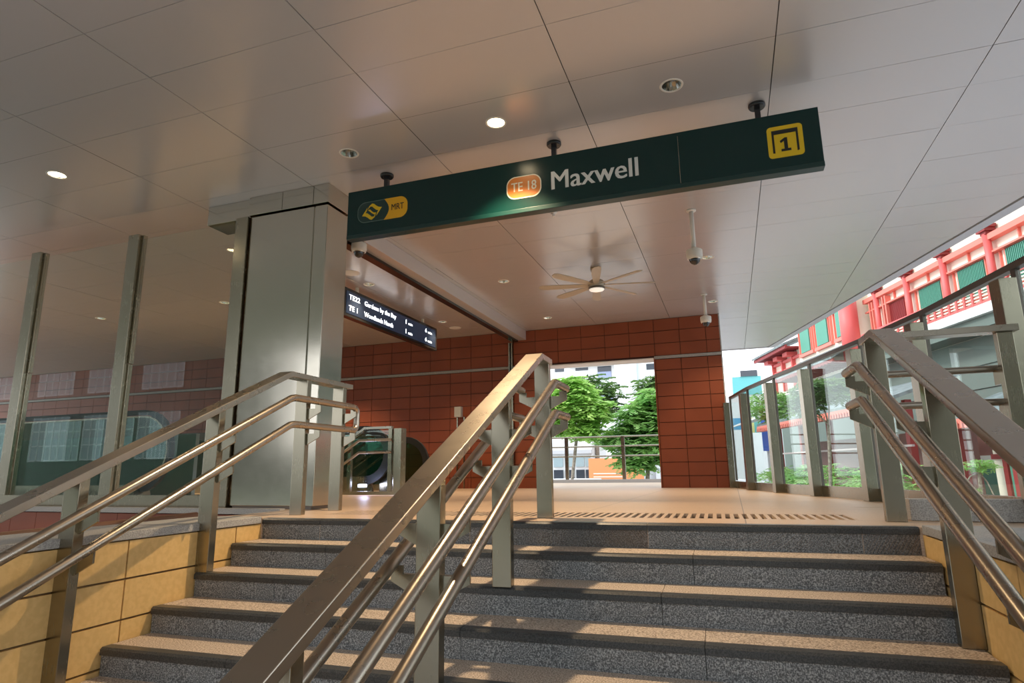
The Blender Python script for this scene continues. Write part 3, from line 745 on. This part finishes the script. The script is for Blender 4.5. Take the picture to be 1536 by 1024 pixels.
def tree(label, x, y, base, trunk_h, crown, n, m, seed, leaf=.28, lean=0., r=.11, name='tree', cat='tree', group=None):
    """crown: list of (dx,dy,z,rx,ry,rz) ellipsoids"""
    rnd = random.Random(seed)
    t = thing(name, (x, y, base), label, cat, group)
    g = G()
    top = V((x + lean, y, trunk_h))
    g.sweep([(x, y, base), (x + lean * .3, y + .05, base + (trunk_h - base) * .4), tuple(top)], [(r * math.cos(2 * math.pi * i / 8), r * math.sin(2 * math.pi * i / 8)) for i in range(8)], (0, 1, 0), 0, True)
    for dx, dy, z, rx, ry, rz in crown:
        q = V((x + dx, y + dy, z)); mid = (top + q) / 2 + V((0, 0, .12))
        g.sweep([tuple(top), tuple(mid), tuple(q)], [(r * .4 * math.cos(2 * math.pi * i / 6), r * .4 * math.sin(2 * math.pi * i / 6)) for i in range(6)], (0, 1, 0), 0, True)
    g.build('trunk', BARK, t)
    g = G(); vol = [c[3] * c[4] * c[5] for c in crown]; tot = sum(vol)
    for c, w in zip(crown, vol):
        dx, dy, z, rx, ry, rz = c
        for k in range(max(6, int(n * w / tot))):
            while True:
                p = V((rnd.uniform(-1, 1), rnd.uniform(-1, 1), rnd.uniform(-1, 1)))
                if .25 < p.length < 1: break
            ctr = V((x + dx + p.x * rx, y + dy + p.y * ry, z + p.z * rz))
            # a spray: a drooping frond of paired leaflets
            ang = rnd.uniform(0, 2 * math.pi); d = V((math.cos(ang), math.sin(ang), rnd.uniform(-.55, .25))).normalized()
            sd = d.cross(V((0, 0, 1))).normalized(); ln = leaf * rnd.uniform(.7, 1.3)
            for q in range(4):
                a = ctr + d * (ln * q / 3.2) - V((0, 0, .05 * ln * q * q / 4))
                for s_ in (-1, 1):
                    tip = a + sd * s_ * ln * .55 + d * ln * .22 - V((0, 0, ln * .12 + rnd.uniform(0, .1) * ln))
                    wv = d * ln * .14
                    g.add([a - wv, (a + tip) / 2 - wv * 1.3, tip, (a + tip) / 2 + wv * 1.3, ], [(0, 1, 2, 3)])
    g.build('foliage', m, t)
    return t
tree('bright green feathery tree left in the wall opening', -6.6, 26, GROUND, 1.6,
     [(.35, 0, 3.2, 1.0, 1.1, .8), (.2, .3, 3.9, .7, .8, .45), (1.1, -.2, 2.75, .75, .8, .55), (-.5, .2, 2.5, .6, .9, .7), (.75, 0, 2.0, .75, .8, .4)], 1250, LEAF, 3, .46, .4, .07)
tree('fuller green tree right in the wall opening', -3.6, 27.5, GROUND, .9,
     [(.1, 0, 2.5, 1.15, 1.2, .8), (.8, .2, 3.3, .9, 1.0, .55), (-.9, -.1, 1.6, .95, 1.0, .6), (.4, -.2, 1.2, 1.2, 1.1, .7), (1.6, 0, 2.3, 1.0, 1.1, 1.0), (-.3, -.3, .6, .8, .8, .4)], 1900, LEAF2, 5, .46, .2, .09)
tree('dark green tree far behind in the wall opening', -8.6, 42, GROUND, 3, [(0, 0, 5.2, 1.8, 1.8, 1.6), (4.2, 2, 5.9, 1.6, 1.4, 1.0)], 500, LEAF3, 9, .7, 0, .14)

# apartment blocks seen through the opening
def windows(parent, rects, y, m=WIN, depth=.25, sill=None):
    for x0, x1, z0, z1 in rects:
        G().box2((x0, y - .06, z0), (x1, y + .1, z1)).build('window', m, parent)
ap = thing('apartment_block', (-17, 80, GROUND), 'white apartment block with shaded windows seen left in the wall opening', 'building')
G().box2((-34, 75, GROUND), (-12.1, 90, 26)).build('wall', PLASTER, ap)
rects = []
for fl_ in range(-1, 5):
    z = 12.35 + (fl_ - 0) * 2.95
    for x0, x1, h_ in ((-29, -27, 1.3), (-24.5, -22.3, 1.3), (-20.4, -19.2, 1.2), (-17.7, -16.1, 1.2), (-14.9, -13.2, 2.3)):
        rects.append((x0, x1, z - (1.2 if h_ > 2 else 0), z + 1.2))
windows(ap, rects, 75)
g = G()
for fl_ in range(-1, 5):
    z = 10.0 + fl_ * 2.95; g.box2((-18.5, 74.2, z - .25), (-12.1, 75, z + .25)); g.box2((-12.7, 74.2, z - 3), (-12.1, 75, z))
g.build('ledge', PLASTER, ap)
for fl_ in range(-1, 4): G().box2((-14.9, 74.85, 11.1 + fl_ * 2.95), (-13.2, 74.95, 12.0 + fl_ * 2.95)).build('balcony_panel', mat('balcony_blue_grey', (.35, .40, .58), .5), ap)
ap = thing('apartment_block', (-9, 95, GROUND), 'white apartment block with a blue stair strip seen right in the wall opening', 'building')
G().box2((-14.3, 95, GROUND), (-4.3, 110, 34)).build('wall', PLASTER, ap)
G().box2((-14.2, 94.7, GROUND), (-12.75, 95, 34)).build('stair_strip', BLUEW, ap)
rects = []
for fl_ in range(-2, 6):
    z = 15.0 + fl_ * 2.8
    for x0, x1 in ((-11.3, -9.5), (-7.8, -6.3)): rects.append((x0, x1, z, z + .9))
    rects.append((-13.7, -13.2, z - .2, z + 1.1))
windows(ap, rects, 95)
# shopfront, hoarding, van, grey post at street level
sh = thing('shopfront', (-10, 41, GROUND), 'pale shopfront with dark glazing behind the far railing', 'building')
G().box2((-16, 41, GROUND), (-8.75, 46, 3.2)).build('wall', PLASTER, sh)
for k, (x0, x1) in enumerate(((-11.4, -10.75), (-10.6, -10.0), (-9.85, -9.3), (-9.2, -8.9), (-13, -11.8))):
    G().box2((x0, 40.9, GROUND + .1), (x1, 41.05, .25)).build('window', WIN, sh); G().box2((x0, 40.9, .45), (x1, 41.05, 1.15)).build('window', mat('pale_glazing', (.35, .45, .47), .15), sh)
G().box2((-12, 40.8, 1.3), (-8.75, 41, 1.55)).build('fascia', GREYPL, sh)
ho = thing('hoarding', (-7, 40, GROUND), 'orange site hoarding behind the railing and trees', 'hoarding')
G().box2((-8.8, 40, GROUND), (-5.3, 40.1, .95)).build('board', HOARD, ho)
PRT = mat('pale_print', (.9, .75, .65), .6)
for z in (-.05, -.25, -.5): G().box2((-8.5, 39.985, z), (-6.4, 40, z + .07)).build('pale_band', PRT, ho)
va = thing('van', (-9.1, 36, GROUND), 'white van parked low behind the far railing', 'van')
G().box2((-10.2, 35.2, -1.15), (-7.3, 36.8, -.25)).build('body', PLASTER, va, .1)
G().box2((-10.0, 35.18, -.68), (-8.0, 35.22, -.36)).build('window', WIN, va)
for x in (-9.6, -7.9):
    g = G(); g.lathe((0, 0, 0), [(.3, -.1), (.3, .1)], 20); g.v = [(x + a, 35.3 + c, -1.2 + b_) for a, b_, c in g.v]; g.build('wheel', RUBBER, va)
pl_ = tag(G().lathe((-4.6, 38, GROUND), [(.28, 0), (.28, 3.2)], 20).build('street_post', GREYPL), 'thick pale grey post beside the hoarding', 'post')

# ------------------------------------------------------------------ temple across the road
TO, TU, TN = V((8.276, 32.0, 0)), V((.277, -.961, 0)).normalized(), V((.961, .277, 0)).normalized()
TR = Matrix(((TU.x, -TN.x, 0), (TU.y, -TN.y, 0), (0, 0, 1)))      # local x along the front, local y toward the road
def T(s, n, z): return TO + TU * s + TN * n + V((0, 0, z))         # n: depth behind the front
tp = thing('temple', tuple(T(2, 2, GROUND)), 'large red and white temple with green shutters across the road', 'temple')
def tb(g, s0, s1, n0, n1, z0, z1, mi=0): return g.box(T((s0 + s1) / 2, (n0 + n1) / 2, (z0 + z1) / 2), (abs(s1 - s0), abs(n1 - n0), abs(z1 - z0)), TR, mi)
tb(G(), -3.9, 16, .25, 6, 5.2, 10.6).build('wall', SCREAM, tp)
SHADEW = mat('soffit_reflection_green', (.15, .185, .165), .6)  # dark soffit and mirrored station ceiling put into the wall colour
g = G(); tb(g, -3.9, 16, .3, 6, 1.4, 5.2); [tb(g, -3.9, 16, .24, .3, z, z + .12) for z in (2.3, 3.2, 4.1)]; g.build('reflection_storey', SHADEW, tp)  # the thin bands stand for reflected ceiling panel lines
tb(G(), -3.9, 16, .25, 6, GROUND, 1.4).build('ground_wall', mat('brown_red_wall', (.22, .10, .08), .6), tp)
tb(G(), -3.9, 16, -.06, .25, 8.58, 8.80).build('beam', SPINK, tp); tb(G(), -3.9, 16, -.0, .25, 8.07, 8.14).build('lintel', SPINK, tp)
tb(G(), -3.9, 16, -1.0, .25, 5.62, 5.98).build('balcony_slab', PLASTER, tp)
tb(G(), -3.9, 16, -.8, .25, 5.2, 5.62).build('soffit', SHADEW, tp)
for k in range(-1, 6):
    s = 2.7 * k
    G().lathe(T(s, 0, 5.98), [(.135, 0), (.135, 2.85)], 16).build('column', SREDM, tp)
    g = G()
    for j, (w_, z) in enumerate(((.30, 8.80), (.48, 8.92), (.66, 9.04))): tb(g, s - w_ / 2, s + w_ / 2, -.12 - .08 * j, .2, z, z + .12)
    g.build('bracket', SRED2, tp)
def bay(s, shut):
    a, b_ = s + .22, s + 2.48
    g = G()
    for q in (a + .02, a + .28, b_ - .34, b_ - .08): tb(g, q, q + .045, .16, .25, 6.7, 8.06)
    for q in (s + 1.30,): tb(g, q, q + .05, .14, .25, 8.14, 8.58)
    tb(g, a, b_, .1, .25, 6.62, 6.72)
    g.build('window_frame', SPINK, tp)
    g = G(); x0, x1 = a + .36, b_ - .36
    for half in (0, 1):
        p0 = x0 + (x1 - x0) / 2 * half; p1 = p0 + (x1 - x0) / 2 - .02
        tb(g, p0, p1, .17, .25, 6.74, 8.04)
        nn_ = 9
        for i in range(nn_): q = p0 + .03 + (p1 - p0 - .06) * i / (nn_ - 1); tb(g, q - .018, q + .018, .13, .17, 6.78, 8.0)
    g.build('shutter', shut, tp)
    g = G()
    for z in (6.0, 6.62): tb(g, s, s + 2.7, -.95, -.87, z, z + .09)
    for i in range(6): q = s + .45 * i; tb(g, q, q + .10, -.96, -.86, 6.0, 6.70)
    g.build('railing', SREDM, tp)
    g = G()
    for z in (6.14, 6.26, 6.38, 6.50): tb(g, s, s + 2.7, -.92, -.89, z, z + .05)
    g.build('railing_slat', SCREAM, tp)
for k in range(-1, 5): bay(2.7 * k, SGREEN if k != -1 else SRED2)
# eaves over the main front
g = G(); g.prism([T(-3.9, -1.2, 10.6), T(-3.9, 5, 12.4), T(16, 5, 12.4), T(16, -1.2, 10.6)], (0, 0, .22)); g.build('main_roof', STILE, tp)
# projecting wing with three large shutters and a round corner column
g = G(); g.prism([T(-11.9, -2.0, 5.75), T(-11.9, -.3, 6.75), T(-3.9, -.3, 6.75), T(-3.9, -2.0, 5.75)], (0, 0, .14)); g.build('wing_eave', STILE, tp)
g = G(); tb(g, -11.9, -3.9, -1.95, -1.85, 5.6, 5.76); [tb(g, -11.9 + i * .4, -11.75 + i * .4, -1.95, -.3, 5.55, 5.68) for i in range(20)]; g.build('wing_rafters', SRED2, tp)
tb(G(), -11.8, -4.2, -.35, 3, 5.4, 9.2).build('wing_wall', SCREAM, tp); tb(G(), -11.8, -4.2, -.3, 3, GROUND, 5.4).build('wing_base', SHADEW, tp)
G().lathe(T(-4.15, -.75, 5.6), [(.45, 0), (.45, 3.6)], 24).build('corner_column', SREDM, tp)
for a, b_ in ((-11.0, -9.7), (-8.65, -7.2), (-6.06, -4.9)):
    tb(G(), a, b_, -.55, -.4, 7.28, 8.7).build('wing_shutter', SGREEN, tp)
    g = G()
    for q in (a - .42, a - .14, b_ + .04, b_ + .28): tb(g, q, q + .075, -.5, -.35, 7.1, 8.9)
    tb(g, a - .42, b_ + .38, -.55, -.35, 8.72, 8.9); tb(g, a - .42, b_ + .38, -.55, -.35, 7.05, 7.25)
    g.build('wing_frame', SPINK, tp)
g = G()
for q in (-3.45, -3.2, -2.2, -1.95): tb(g, q, q + .1, -.02, .25, 7.0, 8.5)
g.build('window_frame', SPINK, tp)
# far pavilion with its own eave, beams and brackets
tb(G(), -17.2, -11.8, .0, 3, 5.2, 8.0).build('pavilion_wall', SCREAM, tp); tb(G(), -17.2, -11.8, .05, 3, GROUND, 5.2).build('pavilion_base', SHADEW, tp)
g = G(); g.prism([T(-18.2, -1.3, 8.05), T(-18.2, 3, 9.7), T(-11.9, 3, 9.7), T(-11.9, -1.3, 8.05)], (0, 0, .14)); g.build('pavilion_roof', STILE, tp)
g = G(); tb(g, -18.1, -11.9, -1.2, -1.05, 7.85, 8.07)
for i in range(18): tb(g, -18.1 + i * .35, -18.0 + i * .35, -1.2, 0, 7.9, 8.0)
g.build('pavilion_eave', SRED2, tp)
g = G()
for z in (7.35, 6.75, 6.3): tb(g, -17.3, -11.8, -.2, 0, z, z + .16)
for s in (-17.2, -15.4, -13.6, -12.0): tb(g, s, s + .2, -.25, 0, 5.4, 7.8)
for s in (-17.1, -15.3, -13.5): tb(g, s - .3, s + .5, -.7, 0, 7.55, 7.8)
g.build('pavilion_frame', SREDM, tp)
# ground floor
g = G()
for s in [-3.5 + 2.7 * i for i in range(8)]: tb(g, s, s + .35, -.1, .25, GROUND, 1.6)
g.build('ground_column', SREDM, tp)
for s in [-2.6 + 2.7 * i for i in range(6)]:
    tb(G(), s, s + 1.6, .1, .25, -1.0, .25).build('ground_window', SGREEN, tp); tb(G(), s - .1, s + 1.7, .12, .25, .30, .62).build('ground_transom', SCREAM, tp)
# lower tiled roof along the road
lr = thing('covered_walk', tuple(T(0, -5, GROUND)), 'low grey tiled roof on dark red posts along the temple front', 'roof')
g = G(); g.prism([T(-6, -5.4, 2.42), T(-6, -2.6, 3.35), T(7.3, -2.6, 3.35), T(7.3, -5.4, 2.42)], (0, 0, .12)); g.build('tiled_roof', STILE, lr)
g = G(); tb(g, -6, 7.3, -5.42, -5.3, 2.28, 2.42)
for i in range(60): s = -6 + i * .2216; tb(g, s, s + .11, -5.44, -5.1, 2.14, 2.32)
g.build('red_eave', SPINK, lr)
for s in (-5.5, -2.5, .5, 3.5, 6.5): tb(G(), s, s + .22, -4.6, -4.38, GROUND, 2.5).build('post', SRED2, lr)
tb(G(), -6, 7.3, -3.0, -2.8, GROUND, 1.5).build('back_wall', mat('eave_shade_wall', (.20, .105, .095), .7), lr)  # under-eave shade put into the back wall's colour
tb(G(), -6, 7.3, -4.9, -4.8, .9, .97).build('rail', mat('shaded_pink_rail', (.45, .36, .35), .6), lr)  # pinkish rail with shade put into its colour
lr = thing('porch_roof', tuple(T(11, -4, GROUND)), 'small red toothed porch eave seen low through the right-hand glass', 'roof')
g = G(); g.prism([T(8.2, -4.6, 1.62), T(8.2, -2.5, 2.4), T(13.5, -2.5, 2.4), T(13.5, -4.6, 1.62)], (0, 0, .12)); g.build('tiled_roof', STILE, lr)
g = G()
for i in range(26): s = 8.2 + i * .2; tb(g, s, s + .11, -4.64, -4.3, 1.36, 1.56)
tb(g, 8.2, 13.5, -4.62, -4.5, 1.5, 1.64); g.build('red_eave', SPINK, lr)
for s in (8.4, 10.6, 12.9): tb(G(), s, s + .2, -4.2, -4.0, GROUND, 1.6).build('post', SRED2, lr)
g = G(); tb(g, 8.2, 13.5, -3.0, -2.9, GROUND, 1.3); g.build('wall', SCREAM, lr)
for s in (8.9, 11.0): tb(G(), s, s + 1.3, -3.06, -3.0, -.7, .3).build('window', SGREEN, lr)
g = G()
for s in (8.65, 10.35, 12.4): tb(g, s, s + .18, -3.08, -3, GROUND, 1.2)
tb(g, 8.2, 13.5, -3.08, -3, .45, .6); g.build('frame', SRED2, lr)
# white awning further off
aw = tag(G().prism([T(-9, -5.8, 2.6), T(-9, -3.5, 3.1), T(-3.5, -3.5, 3.35), T(-3.5, -5.8, 2.85)], (0, 0, .08)).build('awning', PLASTER), 'white sloping awning beyond the grey tiled roof', 'awning')
# planting along the road
rnd = random.Random(4)
for i in range(9):
    s = -1.0 + i * 1.25; p = T(s, -6.6 + rnd.uniform(-.3, .3), 0)
    wh = ['first', 'second', 'third', 'fourth', 'fifth', 'sixth', 'seventh', 'eighth', 'ninth'][i]
    tree('pale green shrub beyond the right glass, %s along the row from the far end' % wh, p.x, p.y, GROUND, -.9, [(0, 0, -.35, .8, .8, .62), (.3, .2, .1, .5, .5, .35)], 170, LEAF2, 20 + i, .22, 0, .03, 'shrub', 'shrub', 'shrubs along the road')
p = T(11.3, -5.6, 0)
tree('cloud pruned bonsai tree behind the right glass near the porch', p.x, p.y, GROUND, .1, [(.1, 0, .28, .42, .4, .17), (-.35, .1, -.35, .36, .34, .15), (.3, -.1, -.62, .32, .3, .14)], 420, LEAF2, 51, .10, .05, .045, 'bonsai_tree')
p = T(6.2, -7.2, 0)
tree('thin dark street tree rising behind the second wide glass pane', p.x, p.y, GROUND, 1.7, [(0, 0, 2.9, 1.0, .9, .5), (.45, .3, 3.15, .7, .7, .3), (-.5, 0, 2.4, .6, .6, .4)], 420, LEAF3, 61, .3, .2, .06)
p = T(.5, -6.9, 0)
tree('round green street tree behind the far glass panes', p.x, p.y, GROUND, 1.8, [(0, 0, 3.0, 1.0, 1.0, .7)], 320, LEAF2, 62, .28, .1, .06)
# distant block and painted hoarding at the end of the road
bd = thing('distant_building', (3, 92, GROUND), 'teal roofed block with a row of dark windows far behind the glass screen', 'building')
G().box2((-4, 90, GROUND), (10, 100, 9.9)).build('wall', PLASTER, bd); G().box2((.9, 89.8, 9.9), (4.6, 99, 12.4)).build('teal_top', TEAL, bd)
G().box2((2.0, 89.6, 12.4), (4.2, 96, 13.2)).build('window_band', WIN, bd)
hb = thing('street_hoarding', (1, 40, GROUND), 'hoarding of blue, yellow and green boards behind the far glass pane', 'hoarding')
for x0, x1, z0, z1, m in ((-.4, .75, 2.5, 3.2, BLUEW), (.95, 1.42, 2.3, 3.2, mat('pale_yellow', (.85, .8, .3), .6)), (1.42, 1.8, 2.3, 3.2, TEAL), (1.8, 2.5, 1.2, 3.15, mat('strong_blue', (.04, .16, .6), .5))):
    G().box2((x0, 40, z0), (x1, 40.1, z1)).build('board', m, hb)
for x in (-.2, .85, 2.0): G().box2((x, 40.1, GROUND), (x + .2, 40.2, 2.5)).build('support', GREYPL, hb)
# building on the near side of the road, behind the photographer: seen only as a reflection in the glass and steel
bb = thing('office_building', (-20, -30, GROUND), 'dark office building across the forecourt, mirrored in the left windscreen', 'building')
FAC = mat('dark_green_grey_facade', (.115, .12, .10), .7); LWIN = mat('pale_sky_window', (.42, .47, .50), .1, 0, .6)
G().box2((-84, -42, GROUND), (-42, -30, 24)).build('wall', FAC, bb)
for i in range(6):
    for j in range(3):
        x = -81.4 + i * 6.6; z = 1.6 + j * 6
        w_ = G().box2((x, -30.05, z), (x + 4.6, -29.95, z + 4.0)).build('window', LWIN, bb)
        g = G()
        for q in range(6): g.box2((x + q * .92 - .06, -29.95, z), (x + q * .92 + .06, -29.9, z + 4.0))
        for q in range(3): g.box2((x, -29.95, z + q * 1.33), (x + 4.6, -29.9, z + q * 1.33 + .12))
        g.build('window_bars', PLASTER, w_)
ob = thing('unseen_dark_block', (20, -30, GROUND), 'long low dark block behind the lawn, added unseen to darken steel reflections', 'building')
G().box2((-12, -44, GROUND), (70, -30, 10)).build('wall', FAC, ob); G().box2((-42, -44, GROUND), (-12, -34, 2.2)).build('low_wing', FAC, ob)  # out-of-view block added to darken reflections in posts and rails
lw2 = G(); lw2.box2((-60, -29, GROUND), (60, -7, GROUND + .02)); struct(lw2.build('ground_lawn', noise_mix(mat('lawn_green', (.06, .09, .04), .9), (.05, .075, .03), (.09, .12, .06), 2, 4)))

# ------------------------------------------------------------------ sky and daylight
w = bpy.data.worlds.new('sky'); SC.world = w; w.use_nodes = True
N, L = w.node_tree.nodes, w.node_tree.links
bg = N['Background']; tc = N.new('ShaderNodeTexCoord'); sp = N.new('ShaderNodeSeparateXYZ'); cr = N.new('ShaderNodeValToRGB')
L.new(tc.outputs['Generated'], sp.inputs[0]); L.new(sp.outputs['Z'], cr.inputs[0])
cr.color_ramp.elements[0].color = (.95, .97, 1, 1); cr.color_ramp.elements[1].color = (.72, .84, 1, 1)
L.new(cr.outputs[0], bg.inputs[0]); bg.inputs[1].default_value = 2.6
sun = bpy.data.lights.new('sun', 'SUN'); sun.energy = 2.4; sun.angle = R(12); sun.color = (1, .96, .9)
so = bpy.data.objects.new('sun', sun); COL.objects.link(so); so.rotation_euler = V((.80, .22, -.60)).to_track_quat('-Z', 'Y').to_euler()
SC.view_settings.view_transform = 'Standard'; SC.view_settings.look = 'None'; SC.view_settings.gamma = 1; SC.view_settings.exposure = 0.0
SC.view_settings.use_curve_mapping = False
SC.cycles.use_denoising = True
SC.cycles.max_bounces = 10; SC.cycles.transparent_max_bounces = 24; SC.cycles.glossy_bounces = 5; SC.cycles.diffuse_bounces = 5
